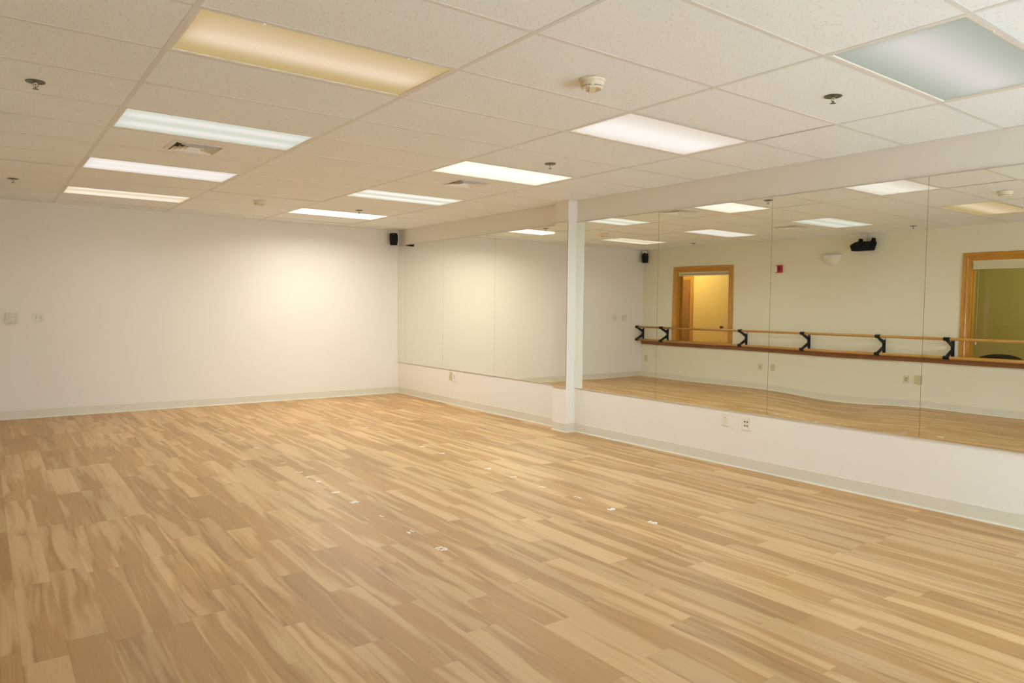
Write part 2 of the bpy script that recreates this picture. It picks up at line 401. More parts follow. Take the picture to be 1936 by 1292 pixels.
# ------------------------------------------------------------------ ceiling lights
def fitting(col, row, watts, lcol, core, edge, bands, label):
    cx, cy = T*(col+.5), R_*(row+.5)
    t = thing('ceiling_light', (cx, cy, H), label, 'ceiling light', 'light panels set in the tiled ceiling')
    hx, hy = T/2-.012, R_/2-.012
    mb = MB(); fr = .016
    prof = [(0,.0005),(0,.006),(-fr,.012),(-fr,.004),(-fr+.004,.001)]
    mb.sweep([((hx,hy,0),(1,1,0),(0,0,1)),((-hx,hy,0),(-1,1,0),(0,0,1)),((-hx,-hy,0),(-1,-1,0),(0,0,1)),((hx,-hy,0),(1,-1,0),(0,0,1))], prof, True)
    mb.build('frame', M_WHITE, t)
    MB().box(-hx+fr-.001, hx-fr+.001, -hy+fr-.001, hy-fr+.001, .006, .009).build('diffuser', diffuser_mat(1.5 if (col, row) == (2, 9) else 1.0, core, edge, bands), t)
    MB().box(-hx, hx, -hy, hy, .02, .085).build('housing', M_WHITE, t)
    for sx in (-1, 1): MB().box(sx*.34-.006, sx*.34+.006, -hy+.001, -hy+.009, -.003, .004, .001).build('latch', M_WHITE, t)
    ld = bpy.data.lights.new('fluorescent_lamp', 'AREA'); ld.shape = 'RECTANGLE'; ld.size = 2*hx-.08; ld.size_y = 2*hy-.06
    ld.energy = watts*LAMP; ld.color = lcol; ld.spread = math.radians(162) if (col, row) == (2, 9) else SPREAD
    lo = bpy.data.objects.new('fluorescent_lamp', ld); C.objects.link(lo); lo.parent = t; lo.location = (0,0,.003)
    return t
for a in FITTINGS: fitting(*a)

# ------------------------------------------------------------------ air vents
def vent(cx, cy, label):
    t = thing('ceiling_vent', (cx, cy, H), label, 'air vent', 'square air vents in the ceiling')
    hs = .19; mb = MB()
    def ring(mb, r0, z0, r1, z1, th=.0015):
        prof = [(r0,z0),(r1,z1),(r1-.001,z1+th),(r0-.001,z0+th)]
        mb.sweep([((0,0,0),(sx,sy,0),(0,0,1)) for sx, sy in ((1,1),(-1,1),(-1,-1),(1,-1))], prof, True)
    ring(mb, hs, -.001, hs-.030, -.006); ring(mb, hs-.0295, -.006, hs-.031, .05)
    mb.build('frame', M_WHITE, t)
    for r in (.150, .120, .090, .060):
        mb = MB(); ring(mb, r, -.009, r-.026, .018); mb.build('louver', M_VENT, t)
    MB().box(-.024, .024, -.024, .024, .012, .014).build('centre_plate', M_VENT, t)
    MB().box(-hs+.031, hs-.031, -hs+.031, hs-.031, .07, .075).build('duct', M_HOLE, t)
    mb = MB(); q = hs-.0305
    mb.box(-q-.004, -q, -q, q, -.003, .07).box(q, q+.004, -q, q, -.003, .07).box(-q, q, -q-.004, -q, -.003, .07).box(-q, q, q, q+.004, -.003, .07)
    mb.build('duct_collar', M_HOLE, t)
    return t
vent(T*.5+.006, 2.765, 'square white air vent between two light panels in the left column')
vent(T*2.5-.01, 2.742, 'square white air vent beside the brightest light panel, toward the pilaster')

# ------------------------------------------------------------------ smoke detectors
def smoke(cx, cy, rz, label):
    t = thing('smoke_detector', (cx, cy, H), label, 'smoke detector', 'smoke detectors on the ceiling', rz)
    MB().lathe([(0,0),(.068,0),(.068,-.006),(.066,-.012),(.062,-.014),(0,-.014)], seg=40).build('base', M_CREAM, t)
    mb = MB()
    mb.lathe([(.060,-.013),(.061,-.020),(.060,-.030)], seg=40)
    mb.lathe([(.056,-.030),(.0555,-.034)], seg=40); mb.lathe([(.059,-.034),(.058,-.037)], seg=40); mb.lathe([(.0545,-.037),(.0535,-.040)], seg=40)
    mb.lathe([(.060,-.030),(.056,-.030)], seg=40); mb.lathe([(.0555,-.034),(.059,-.034)], seg=40); mb.lathe([(.058,-.037),(.0545,-.037)], seg=40)
    mb.lathe([(.057,-.040),(.050,-.049),(.046,-.050),(.044,-.045),(0,-.045)], seg=40)
    mb.build('body', M_CREAM, t)
    mb = MB().lathe([(.0552,-.0305),(.0545,-.0395)], seg=40); mb.build('vent_slot', M_HOLE, t)
    mb = MB()
    mb.prism([(-.014,-.044),(.014,-.044),(.013,-.053),(-.013,-.053)], 'y', -.052, .052, .001)
    mb.box(-.007,.007,-.0605,-.052,-.042,-.028)
    mb.build('bridge', M_CREAM, t)
    return t
smoke(1.842, -.300, math.radians(-40), 'cream round smoke detector near the camera, left of a pinkish light panel')
smoke(1.860, 5.234, math.radians(-25), 'small cream smoke detector on the far ceiling, left of the far light panels')

# ------------------------------------------------------------------ sprinklers
def sprinkler(cx, cy, rz, label):
    t = thing('sprinkler', (cx, cy, H), label, 'sprinkler', 'fire sprinklers in the ceiling', rz)
    MB().lathe([(.046,-.0005),(.045,-.004),(.038,-.003),(.030,.0),(.020,-.002),(.0,-.002)], seg=32).build('escutcheon', M_DKCHR, t)
    mb = MB().tube((0,0,-.001),(0,0,-.012),.009)
    for s in (-1, 1):
        mb.tube((s*.010,0,-.006),(s*.013,0,-.018),.0025,8); mb.tube((s*.013,0,-.018),(s*.003,0,-.034),.0025,8)
    mb.tube((0,0,-.010),(0,0,-.030),.0022,8); mb.tube((0,0,-.030),(0,0,-.038),.005,12)
    mb.build('frame_arms', M_CHROME, t)
    mb = MB()
    for i in range(12):
        a = 2*PI*i/12; c, s = math.cos(a), math.sin(a); p = .0022
        pts = [(.004*c-p*s,.004*s+p*c),(.004*c+p*s,.004*s-p*c),(.0145*c+p*s,.0145*s-p*c),(.0145*c-p*s,.0145*s+p*c)]
        mb.prism(pts, 'z', -.0395, -.0380)
    mb.lathe([(0,-.0395),(.007,-.0395),(.007,-.038),(0,-.038)], seg=16)
    mb.build('deflector', M_DKCHR, t)
    return t
sprinkler(-.451, 1.575, .3, 'dark sprinkler in the ceiling at upper left, nearer of the two on the left')
sprinkler(-.438, 5.339, .9, 'sprinkler at the far left of the ceiling, closest to the back wall')
sprinkler(3.061, -.917, 1.2, 'chrome sprinkler left of the big dull greenish light panel')
sprinkler(3.053, 1.499, .7, 'chrome sprinkler above the brightest light panel')
sprinkler(3.074, 5.227, .2, 'tiny sprinkler between the two far light panels of the right column')

# ------------------------------------------------------------------ mirrors on the right wall
ZB, ZT = .4935, 2.3135
def warp(kind, y, z, y0, y1):
    t = (y-y0)/(y1-y0)
    s = math.sin(t*PI)
    if kind == 'bowed':
        q = max(0.0, 1.0-(z-.49)/.62)
        return -.0024*s**1.5*q*q
    if kind == 'slight': return -.0003*math.sin(t*2*PI+.6)*math.sin((z-.5)*2.1)
    return 0.0
def mirror(name, y0, y1, label, kind='slight', xf=XR, axis='x'):
    mb = MB(); g = .0012; y0 += g; y1 -= g; ny, nz = 14, 24
    V = [[mb.bm.verts.new((xf+warp(kind, y0+(y1-y0)*i/ny, ZB+(ZT-ZB)*j/nz, y0, y1), y0+(y1-y0)*i/ny, ZB+(ZT-ZB)*j/nz)) for j in range(nz+1)] for i in range(ny+1)]
    for i in range(ny):
        for j in range(nz):
            q = mb._f([V[i][j], V[i][j+1], V[i+1][j+1], V[i+1][j]], 0); q.smooth = True
    back = [mb.bm.verts.new((xf+.0055, y, z)) for y, z in ((y0,ZB),(y1,ZB),(y1,ZT),(y0,ZT))]
    mb._f(back, 1)
    E1 = [V[i][0] for i in range(ny+1)]; E3 = [V[i][nz] for i in range(ny+1)]; E2 = [V[ny][j] for j in range(nz+1)]; E4 = [V[0][j] for j in range(nz+1)]
    def side(E, a, b):
        E = [mb.bm.verts.new(v.co) for v in E]; a = mb.bm.verts.new(a.co); b = mb.bm.verts.new(b.co)
        fc = mb._f(E + [b, a], 1)
    side(E1, back[0], back[1]); side(E2, back[1], back[2]); side(E3, back[3], back[2]); side(E4, back[0], back[3])
    o = mb.build(name, [M_MIRROR, M_MEDGE], fix=False)
    return tag(o, label, 'mirror', 'wall mirror panels above the baseboard wall')
mirror('mirror_panel', 6.806, YB-.004, 'narrow sliver of wall mirror in the far corner', 'flat')
mirror('mirror_panel', 5.691, 6.806, 'wall mirror panel second from the far corner')
mirror('mirror_panel', 4.411, 5.691, 'wall mirror panel reflecting the warm glow on the back wall')
mirror('mirror_panel', PY1, 4.411, 'wall mirror panel ending at the far side of the pilaster')
mirror('mirror_panel', 1.671, PY0, 'wall mirror panel starting at the near side of the pilaster')
mirror('mirror_panel', .4355, 1.671, 'wall mirror panel showing the oak window beside the corner')
mirror('mirror_panel', -.7775, .4355, 'wall mirror panel showing the sconce and red alarm', 'bowed')
mirror('mirror_panel', -1.999, -.7775, 'wall mirror panel at the right edge of the photo')
mirror('mirror_panel', PY0+.004, PY1-.001, 'narrow mirror strip on the front of the pilaster', 'flat', PX-.006)
def channel(y0, y1, xf, x2, zc, up):
    mb = MB()
    if up: mb.box(xf-.003, x2, y0, y1, zc, zc+.008, .0006)
    else: mb.box(xf-.004, x2, y0, y1, zc-.006, zc-.0005, .0006)
    return mb
n = 1
for up, zc in ((False, ZB), (True, ZT+.0005)):
    for y0, y1, xf, x2 in ((PY1, YB, XR, WX), (-1.999, PY0, XR, WX), (PY0+.003, PY1, PX-.006, PX)):
        struct(channel(y0, y1, xf, x2, zc, up), 'trim_%d' % n, M_CHAN); n += 1

# ------------------------------------------------------------------ windows in the left wall: oak casing, jamb, glass
CW = .094
def window(idx, y0, y1, z0, z1):
    root = bpy.data.objects.new('window_%d' % idx, None); C.objects.link(root); root['kind'] = 'structure'; root.location = (XL, (y0+y1)/2, z0)
    lx, ly, lz = root.location
    prof = [(0,0),(0,.010),(.010,.014),(.022,.012),(.030,.020),(.040,.022),(.046,.015),(.056,.014),(.080,.020),(.090,.018),(CW,.010),(CW,0)]
    # a = distance from opening edge outward, b = out from wall (+x)
    m1 = MB(); m1.sweep([((0,y0-ly,z0-lz),(0,-1,0),(1,0,0)),((0,y0-ly,z1-lz),(0,-1,1),(1,0,0)),((0,y1-ly,z1-lz),(0,1,1),(1,0,0)),((0,y1-ly,z0-lz),(0,1,0),(1,0,0))], prof)
    bmesh.ops.recalc_face_normals(m1.bm, faces=m1.bm.faces)
    for fc in m1.bm.faces:
        c = fc.calc_center_median()
        if c.z > z1-lz and abs(c.y) < (y1-y0)/2: fc.material_index = 1
    m1.build('casing', [M_OAKV, M_OAKH], root)
    a, b, c, d = y0-ly, y1-ly, z0-lz, z1-lz; th = .016; t2 = -.14
    m2 = MB().box(t2, 0, a, a+th, c, d).box(t2, 0, b-th, b, c, d).box(t2, 0, a+th, b-th, d-th, d).box(t2, 0, a+th, b-th, c, c+th)
    st = .014
    for q in ((-.085,-.070),(-.058,-.043)):
        m2.box(q[0], q[1], a+th, a+th+st, c+th, d-th).box(q[0], q[1], b-th-st, b-th, c+th, d-th).box(q[0], q[1], a+th+st, b-th-st, d-th-st, d-th).box(q[0], q[1], a+th+st, b-th-st, c+th, c+th+st)
    m2.build('jamb', M_OAKV, root)
    MB().box(-.069, -.063, a+th, b-th, c+th, d-th).build('glass', M_GLASS, root)
    return root
for i, wn in enumerate(W): window(i+1, *wn)

def blind(y0, y1, zt, h, label):
    t = thing('window_blind', (XL-.022, (y0+y1)/2, zt), label, 'blind', 'blinds drawn up at the top of the windows')
    hw = (y1-y0)/2-.018
    MB().box(-.018, .020, -hw, hw, -.020, 0, .002).build('headrail', M_BLIND, t)
    mb = MB(); n = 8; st = (h-.034)/n
    for i in range(n):
        z = -.020-st*i
        mb.prism([(-.010,z),(.010,z),(.016,z-st*.5),(.010,z-st),(-.010,z-st),(-.016,z-st*.5)], 'y', -hw+.004, hw-.004)
    mb.build('fabric_stack', M_BLIND, t)
    MB().box(-.014, .015, -hw+.002, hw-.002, -h, -h+.014, .002).build('bottom_rail', M_BLIND, t)
    return t
blind(*W[0][:2], W[0][3]-.016, .070, 'cream pleated blind rolled up in the window by the far corner')
t = blind(*W[1][:2], W[1][3]-.016, .115, 'deeper cream pleated blind drawn up in the right-hand window')
mb = MB().tube((.022,-.0,0),(.022,0,-1.08),.0012,6); o = mb.build('pull_cord', M_PLATEW, t); o.location = (0, .49, -.01)
MB().lathe([(.002,0),(.007,-.012),(.008,-.040),(0,-.042)], seg=12).build('cord_tassel', M_PLATEW, o, (.022,0,-1.08))

# oak rail (window stool and apron) running along the wall below the windows
mb = MB()
prof = [(0,.655),(.016,.655),(.020,.662),(.020,.690),(.026,.696),(.026,.712),(.052,.716),(.058,.724),(.056,.733),(.050,.735),(0,.735)]
mb.sweep([((XL,y,0),(1,0,0),(0,0,1)) for y in (-1.6, YB-.001)], prof)
struct(mb, 'trim_%d' % n, M_STOOL)

# ------------------------------------------------------------------ double ballet barre on black brackets
bar = thing('ballet_barre', (XL, 3.0, .65), 'double wooden ballet barre on black Y-shaped wall brackets, seen in the mirrors', 'ballet barre')
BX, ZU, ZL = .200, 1.008, .752
def rail(z): return MB().tube((BX,-1.3-3.0,z-.65),(BX,YB-.012-3.0,z-.65),.0195,20)
rail(ZU).build('rail', M_RAIL, bar); rail(ZL).build('rail', M_RAIL, bar)
mb = MB()
mb.box(0, .010, -.021, .021, .760-.88, .992-.88, .002)                       # wall plate
mb.box(.010, .030, -.017, .017, .80-.88, .955-.88, .002)
for z, zm in ((ZU, .905), (ZL, .855)):
    s = 1 if z > .88 else -1
    a = Vector((.020, zm-.88+s*.012)); b = Vector((BX-.004, z-.88-s*.016)); d = (b-a).normalized(); nn = Vector((-d.y, d.x))*.019
    mb.prism([tuple(a+nn*1.25), tuple(a-nn*1.25), tuple(b-nn*.8), tuple(b+nn*.8)], 'y', -.013, .013, .0015)
    mb.tube((BX,-.036,z-.88),(BX,.036,z-.88),.0265,24)
    mb.tube((BX,-.036,z-.88),(BX,-.033,z-.88),.0285,24); mb.tube((BX,.033,z-.88),(BX,.036,z-.88),.0285,24)
br = mb.build('bracket', M_BLKMET, bar, (0, 7.005-3.0, .88-.65))
scrs = [MB().lathe([(.0045,0),(.004,.0015),(0,.002)], (.0105, 0, z-.88), 12, 'x').build('screw', M_CHROME, br) for z in (.775, .975)]
for y in (6.327, 4.567, 3.376, 2.168, 1.206, -.02, -1.22):
    b2 = br.copy(); C.objects.link(b2); b2.location = (0 if y not in (6.327, 1.206) else .012, y-3.0, .88-.65)
    for q in scrs: s2 = q.copy(); C.objects.link(s2); s2.parent = b2
    if y in (4.567, 2.168):
        MB().box(.0102, .0110, -.0175, .0175, .06, .104).build('sticker', M_LABEL, b2)
    if y in (6.327, 1.206):
        q = MB().box(-.012, 0, -.050, .024, .762-.88, .990-.88).build('mounting_pad', M_PLATEW, b2)

# ------------------------------------------------------------------ speakers
def corner_speaker(x, y, rz, z, label, name='wall_speaker'):
    t = thing(name, (x, y, z), label, 'speaker', 'small black speakers high in the corners', rz)
    # front faces local -y
    mb = MB()
    prof = []
    for zz, w_ in ((-.092,.050),(-.085,.054),(0,.062),(.070,.062),(.088,.054),(.094,.036)): prof.append((w_, zz))
    pts = [(w_, zz) for w_, zz in prof] + [(-w_, zz) for w_, zz in prof[::-1]]
    pts_b = [(p[0]*.72, p[1]*.86) for p in pts]
    A = [mb.bm.verts.new((p[0], -.055, p[1])) for p in pts]; B = [mb.bm.verts.new((p[0], .045, p[1])) for p in pts_b]
    k = len(pts); mb._f(A); mb._f(B[::-1])
    for i in range(k): mb._f([A[i], B[i], B[(i+1)%k], A[(i+1)%k]])
    mb.build('cabinet', M_BLACK, t)
    mb = MB(); pts = [(p[0]*.92, p[1]*.94) for p in pts]
    A = [mb.bm.verts.new((p[0], -.0555, p[1])) for p in pts]; B = [mb.bm.verts.new((p[0]*.93, -.064, p[1]*.95)) for p in pts]
    mb._f(B)
    for i in range(k): mb._f([A[i], B[i], B[(i+1)%k], A[(i+1)%k]])
    gr = mb.build('grille', M_DIMGREY, t)
    MB().box(-.010, .010, -.0655, -.064, .066, .071).build('badge', M_LABEL, gr)
    return t
t = corner_speaker(4.440, 6.935, math.radians(-40), 2.400, 'small black speaker in the far corner above the mirrors')
MB().tube((0,.045,0),(0,.085,.02),.011,12).tube((0,.085,.02),(0,.115,.02),.022,12).build('mount_arm', M_BLACK, t)
t = corner_speaker(-.915, 6.955, math.radians(36), 2.392, 'small black speaker with white bracket in the left corner, seen in the mirror')
mb = MB().prism([(-.052,.150),(.052,.150),(.040,.118),(.030,.090),(-.030,.090),(-.040,.118)], 'y', .0, .03, .003)
mb.tube((0,.03,.10),(0,.065,.10),.014,12)
b = mb.build('mount_bracket', M_PLATEW, t)
MB().lathe([(0,-.018),(.012,-.014),(.017,-.005),(.017,.005),(.012,.014),(0,.018)], (0,-.004,.103), 16, 'y').build('swivel_ball', M_BLACK, b)
MB().tube((0,.0,.08),(0,.0,.10),.008,8).build('mount_arm', M_BLACK, t)

t = thing('wall_speaker', (XL, 2.50, 2.38), 'wide black wedge speaker above and right of the sconce, seen in the mirror', 'speaker')
mb = MB()
pts = [(.165,-.010),(.135,-.088),(-.150,-.088),(-.176,.0),(-.182,.042),(.02,.046),(.085,.040),(.130,.018)]
mb.prism(pts, 'x', .03, .165, .006)
mb.build('cabinet', M_BLACK, t)
mb = MB().prism([(p[0]*.9,(p[1]+.02)*.86-.02) for p in pts], 'x', .165, .172, .002); mb.build('grille', M_DIMGREY, t)
for y in (.035, -.160):
    MB().prism([(y+.034,.030),(y+.034,.052),(y+.014,.056),(y+.013,.092),(y-.006,.096),(y-.012,.085),(y-.012,.030)], 'x', .045, .120, .002).build('bracket_ear', M_BLACK, t)
MB().box(0, .03, -.10, .05, -.03, .05, .003).build('wall_plate', M_BLACK, t)
MB().tube((.06,-.050,.045),(.03,-.046,H-2.38),.0022,6).build('speaker_wire', M_WIRE, t)

# ------------------------------------------------------------------ sconce
t = thing('wall_sconce', (XL, 3.022, 2.262), 'white half-bowl uplight sconce on the left wall, seen in the mirror', 'sconce')
mb = MB(); n_t, n_p = 28, 10; RY, RX, RZ = .157, .105, .170
def sh(mb, k, flip=False):
    V = []
    for j in range(n_p+1):
        ph = j/n_p*PI/2; V.append([mb.bm.verts.new((RX*k*math.sin(PI*i/n_t)*math.cos(ph), RY*k*math.cos(PI*i/n_t)*math.cos(ph), -RZ*k*math.sin(ph))) for i in range(n_t+1)])
    for j in range(n_p):
        for i in range(n_t):
            q = mb._f([V[j][i], V[j][i+1], V[j+1][i+1], V[j+1][i]])
            if q: q.smooth = True
    return V
A = sh(mb, 1.0); B = sh(mb, .95)
for i in range(n_t): mb._f([A[0][i], A[0][i+1], B[0][i+1], B[0][i]])
bmesh.ops.remove_doubles(mb.bm, verts=mb.bm.verts, dist=1e-5)
mb.build('bowl', M_SCONCE, t)
mb = MB().box(0, .012, -.06, .06, -.10, -.01, .002); mb.build('back_plate', M_WHITE, t)

# ------------------------------------------------------------------ fire alarm strobe
t = thing('fire_alarm', (XL, 3.952, 2.071), 'red fire alarm strobe with a white lens on the left wall, seen in the mirror', 'fire alarm')
MB().box(0, .035, -.062, .062, -.062, .062, .004).build('housing', M_RED, t)
MB().box(.035, .052, .022, .056, -.052, .052, .005).build('strobe_lens', M_LENS, t)
mb = MB()
for i in range(4): mb.box(.035, .0362, -.040+i*.013, -.032+i*.013, -.030, .030)
mb.build('lettering_bars', M_HOLE, t)  # plain dark bars in place of the lettering on the housing

# ------------------------------------------------------------------ wall plates. local frame: +x out of the wall, y across, z up
def plate(name, loc, rz, w_, h_, m, label, cat, group=None, th=.006):
    t = thing(name, loc, label, cat, group, rz)
    MB().box(0, th, -w_/2, w_/2, -h_/2, h_/2, .0018).build('cover_plate', m, t)
    return t
def duplex(t, m, th=.006):
    for z in (.0195, -.0195):
        mb = MB(); pts = [(.0145*math.cos(a), z+max(-.0125,min(.0125,.0175*math.sin(a)))) for a in [2*PI*i/24 for i in range(24)]]
        mb.prism(pts, 'x', th, th+.0025); o = mb.build('socket', m, t)
        mb = MB(); x = th+.0026
        mb.box(x-.001, x, -.0072, -.0054, z-.002, z+.007); mb.box(x-.001, x, .0054, .0072, z-.001, z+.006); mb.tube((x-.001,0,z-.008),(x,0,z-.008),.0022,10)
        mb.build('slots', M_HOLE, o)
    MB().lathe([(.003,0),(.002,.001),(0,.001)], (th,0,0), 12, 'x').build('screw', M_CHROME, t)
def jacks(t, pos, th=.006, labels=True):
    for y, z in pos: MB().box(th, th+.0012, y-.0058, y+.0058, z-.0062, z+.0062).build('jack', M_HOLE, t)
    if labels:
        for z in (.0445, -.0445): MB().box(th, th+.0012, -.022, .022, z-.0055, z+.0055, .0003).build('label_window', M_PLATEW, t)
RZ_R, RZ_L, RZ_B = PI, 0.0, -PI/2
G1, G2 = 'outlets on the mirror wall', 'outlets on the left wall seen in the mirror'
t = plate('power_outlet', (WX,.850,.405), RZ_R, .074, .114, M_IVORY2, 'pale ivory power outlet under the near mirrors, left of the jack plate', 'outlet', G1); duplex(t, M_IVORY2)
t = plate('jack_plate', (WX,.635,.396), RZ_R, .074, .114, M_IVORY2, 'four-hole jack plate under the near mirrors, right of an outlet', 'jack plate', G1); jacks(t, [(-.012,.016),(.012,.016),(-.012,-.018),(.012,-.018)])
t = plate('power_outlet', (WX,5.468,.400), RZ_R, .072, .114, M_IVORY, 'yellowish power outlet under the far mirrors beside a white plate', 'outlet', G1); duplex(t, M_IVORY)
t = plate('jack_plate', (WX,5.362,.395), RZ_R, .072, .114, M_PLATEW, 'white jack plate under the far mirrors right of the yellowish outlet', 'jack plate', G1, th=.012); jacks(t, [(0,.020),(0,0),(0,-.022)], th=.012, labels=False)
t = plate('power_outlet', (XL,6.925,.366), RZ_L, .074, .114, M_IVORY, 'ivory outlet low on the left wall nearest the corner, seen in the mirror', 'outlet', G2); duplex(t, M_IVORY)
t = plate('jack_plate', (XL,4.268,.386), RZ_L, .074, .114, M_IVORY, 'two-hole jack plate low beneath the third barre bracket, seen in the mirror', 'jack plate', G2); jacks(t, [(0,.014),(0,-.014)])
t = plate('power_outlet', (XL,4.036,.400), RZ_L, .074, .114, M_IVORY, 'ivory outlet just right of the mirror seam beside the two-hole plate', 'outlet', G2); duplex(t, M_IVORY)
t = plate('jack_plate', (XL,1.828,.394), RZ_L, .074, .114, M_IVORY, 'two-hole jack plate low on the left wall beside a wide outlet, seen in the mirror', 'jack plate', G2); jacks(t, [(0,.014),(0,-.016)])
t = plate('power_outlet', (XL,1.652,.402), RZ_L, .104, .120, M_IVORY, 'wide ivory outlet box crossed by the mirror seam', 'outlet', G2, th=.02); duplex(t, M_IVORY, th=.02)
t = plate('dimmer_switch', (-.427,YB,1.190), RZ_B, .118, .116, M_GREEN, 'boxy greenish dimmer switch at the left end of the back wall', 'light switch', th=.022)
MB().box(.022, .0235, -.016, .016, -.028, .028).build('slider_window', M_PALEGREY, t)
o = MB().box(.0235, .029, -.0145, .0145, .003, .011, .0015).build('slider', M_IVORY, t)
MB().box(.0235, .0265, -.013, .013, -.024, -.002, .001).build('rocker', M_PLATEW, t)
t = plate('light_switch', (-.168,YB,1.190), RZ_B, .116, .114, M_PALEGREY, 'double toggle light switch plate on the back wall, right of the dimmer', 'light switch')
for y in (-.023, .023):
    o = MB().box(.006, .0075, y-.006, y+.006, -.012, .012).build('toggle_frame', M_IVORY, t)
    MB().prism([(.007,.004),(.020,.013),(.021,.008),(.007,-.006)], 'y', y-.0035, y+.0035).build('toggle', M_IVORY, o)
    for z in (.027, -.027): MB().lathe([(.0032,0),(.002,.001),(0,.001)], (.006,y,z), 12, 'x').build('screw', M_DKCHR, t)

# ------------------------------------------------------------------ white numbers and crosses stuck on the floor (strokes in floor metres)
MARKS = [
   [[(1.343, 0.402), (1.354, 0.406), (1.361, 0.407)], [(1.369, 0.404), (1.385, 0.405)], [(1.343, 0.378), (1.357, 0.382)], [(1.353, 0.356), (1.366, 0.361), (1.376, 0.349), (1.389, 0.359), (1.391, 0.377), (1.379, 0.382)]] ,
   [[(1.349, 0.75), (1.362, 0.743), (1.348, 0.723)], [(1.384, 0.772), (1.389, 0.77)], [(1.38, 0.749), (1.391, 0.743)]] ,
   [[(1.364, 1.159), (1.373, 1.16)], [(1.362, 1.133), (1.377, 1.13)]] ,
   [[(1.337, 1.568), (1.358, 1.562), (1.383, 1.561)], [(1.339, 1.535), (1.369, 1.551)], [(1.38, 1.555), (1.384, 1.536), (1.395, 1.545)]] ,
   [[(1.342, 1.892), (1.339, 1.872), (1.349, 1.865), (1.363, 1.894), (1.387, 1.879), (1.378, 1.863), (1.355, 1.863)]] ,
   [[(1.345, 2.663), (1.357, 2.658)], [(1.365, 2.641), (1.395, 2.648)]] ,
   [[(1.351, 2.456), (1.362, 2.444), (1.374, 2.459)], [(1.352, 2.426), (1.368, 2.444), (1.384, 2.426)]] ,
   [[(1.362, 2.256), (1.381, 2.271), (1.393, 2.264), (1.383, 2.239), (1.367, 2.25)]] ,
   [[(1.354, 3.057), (1.377, 3.048)], [(1.387, 3.057), (1.398, 3.05)]] ,
   [[(1.366, 3.85), (1.404, 3.83)]] ,
   [[(1.349, 4.342), (1.365, 4.335)], [(1.375, 4.333), (1.403, 4.341)]] ,
   [[(1.348, 4.751), (1.404, 4.751)]] ,
   [[(1.354, 5.122), (1.41, 5.133)]] ,
   [[(2.727, 0.058), (2.759, 0.058)], [(2.727, 0.032), (2.74, 0.029), (2.745, 0.036), (2.761, 0.024), (2.758, 0.013), (2.747, 0.006), (2.733, 0.013)]] ,
   [[(2.723, 0.424), (2.714, 0.403), (2.722, 0.394), (2.734, 0.391), (2.75, 0.39), (2.763, 0.4), (2.763, 0.418), (2.744, 0.413), (2.732, 0.402)]] ,
   [[(2.745, 0.795), (2.759, 0.787)], [(2.749, 0.764), (2.764, 0.762)], [(2.743, 0.738), (2.762, 0.74)]] ,
   [[(2.704, 1.153), (2.738, 1.161)], [(2.734, 1.154), (2.724, 1.132), (2.75, 1.134)]] ,
   [[(2.716, 1.533), (2.724, 1.532)], [(2.733, 1.536), (2.761, 1.528), (2.749, 1.51)]] ,
   [[(2.716, 1.901), (2.718, 1.891)], [(2.726, 1.888), (2.728, 1.867), (2.752, 1.871), (2.761, 1.889), (2.743, 1.898)]] ,
   [[(2.71, 2.652), (2.755, 2.634)], [(2.741, 2.658), (2.763, 2.653)]] ,
   [[(2.715, 3.032), (2.748, 3.018)], [(2.734, 3.045), (2.773, 3.029)]] ,
   [[(2.713, 3.454), (2.746, 3.439)]] ,
   [[(2.709, 4.327), (2.745, 4.325), (2.776, 4.336)]] ,
   [[(2.718, 4.729), (2.766, 4.72)]] ,
   [[(2.715, 5.132), (2.753, 5.118)]] ,
]
NAMES = ['nearest','second nearest','third nearest','fourth nearest','fifth nearest','seventh from the near end','sixth from the near end, cross shaped']
LA = ['large white X and loop floor sticker, nearest of the left row','white X floor sticker, second nearest of the left row','worn faint white floor sticker, third nearest of the left row',
 'wide white scribbled floor sticker, fourth nearest of the left row','white 9-shaped floor sticker, fifth nearest of the left row','two short white dashes on the floor, eighth of the left row from the near end',
 'small white cross on the floor, seventh of the left row from the near end','small white loop on the floor, sixth of the left row from the near end','dash with a dot on the floor, ninth of the left row from the near end',
 'thin white dash on the floor, tenth of the left row, fourth from its far end','broken white dash on the floor, third from the far end of the left row','white dash on the floor, second from the far end of the left row','white dash on the floor at the far end of the left row',
 'white two-digit floor number, nearest of the right row','white 9-shaped floor number, second nearest of the right row','three broken white dashes, third nearest mark of the right row','zigzag white floor mark, fourth nearest of the right row',
 'long thin white floor mark, fifth nearest of the right row','small white dot and loop floor mark, sixth nearest of the right row','white double dash floor mark, seventh nearest of the right row','white double dash floor mark, eighth nearest of the right row',
 'short white floor dash, ninth nearest of the right row','bent white floor dash, third from the far end of the right row','faint white floor dash, second from the far end of the right row','faint white floor dash at the far end of the right row']
def mark(strokes, label, row, wd=.0105):
    cx = sum(p[0] for s in strokes for p in s)/sum(len(s) for s in strokes); cy = sum(p[1] for s in strokes for p in s)/sum(len(s) for s in strokes)
    mb = MB(); z1 = .0009; k = 0
    for s in strokes:
        P = [Vector((a-cx, b-cy)) for a, b in s]
        for a, b in zip(P, P[1:]):
            d = (b-a)
            if d.length < 1e-5: continue
            d.normalize(); nn = Vector((-d.y, d.x))*wd/2; z = z1+k*.00003; k += 1
            q = [a-d*wd*.3+nn, a-d*wd*.3-nn, b+d*wd*.3-nn, b+d*wd*.3+nn]
            mb.prism([tuple(v) for v in q], 'z', .0, z)
    o = mb.build('floor_sticker', M_MARK, None, (cx, cy, .0001))
    tag(o, label, 'floor sticker', row)
for i, m_ in enumerate(MARKS):
    mark(m_, LA[i], 'white stickers in the left row on the floor' if i < 13 else 'white stickers in the right row on the floor', .011 if i < 9 or 13 <= i < 20 else .013)

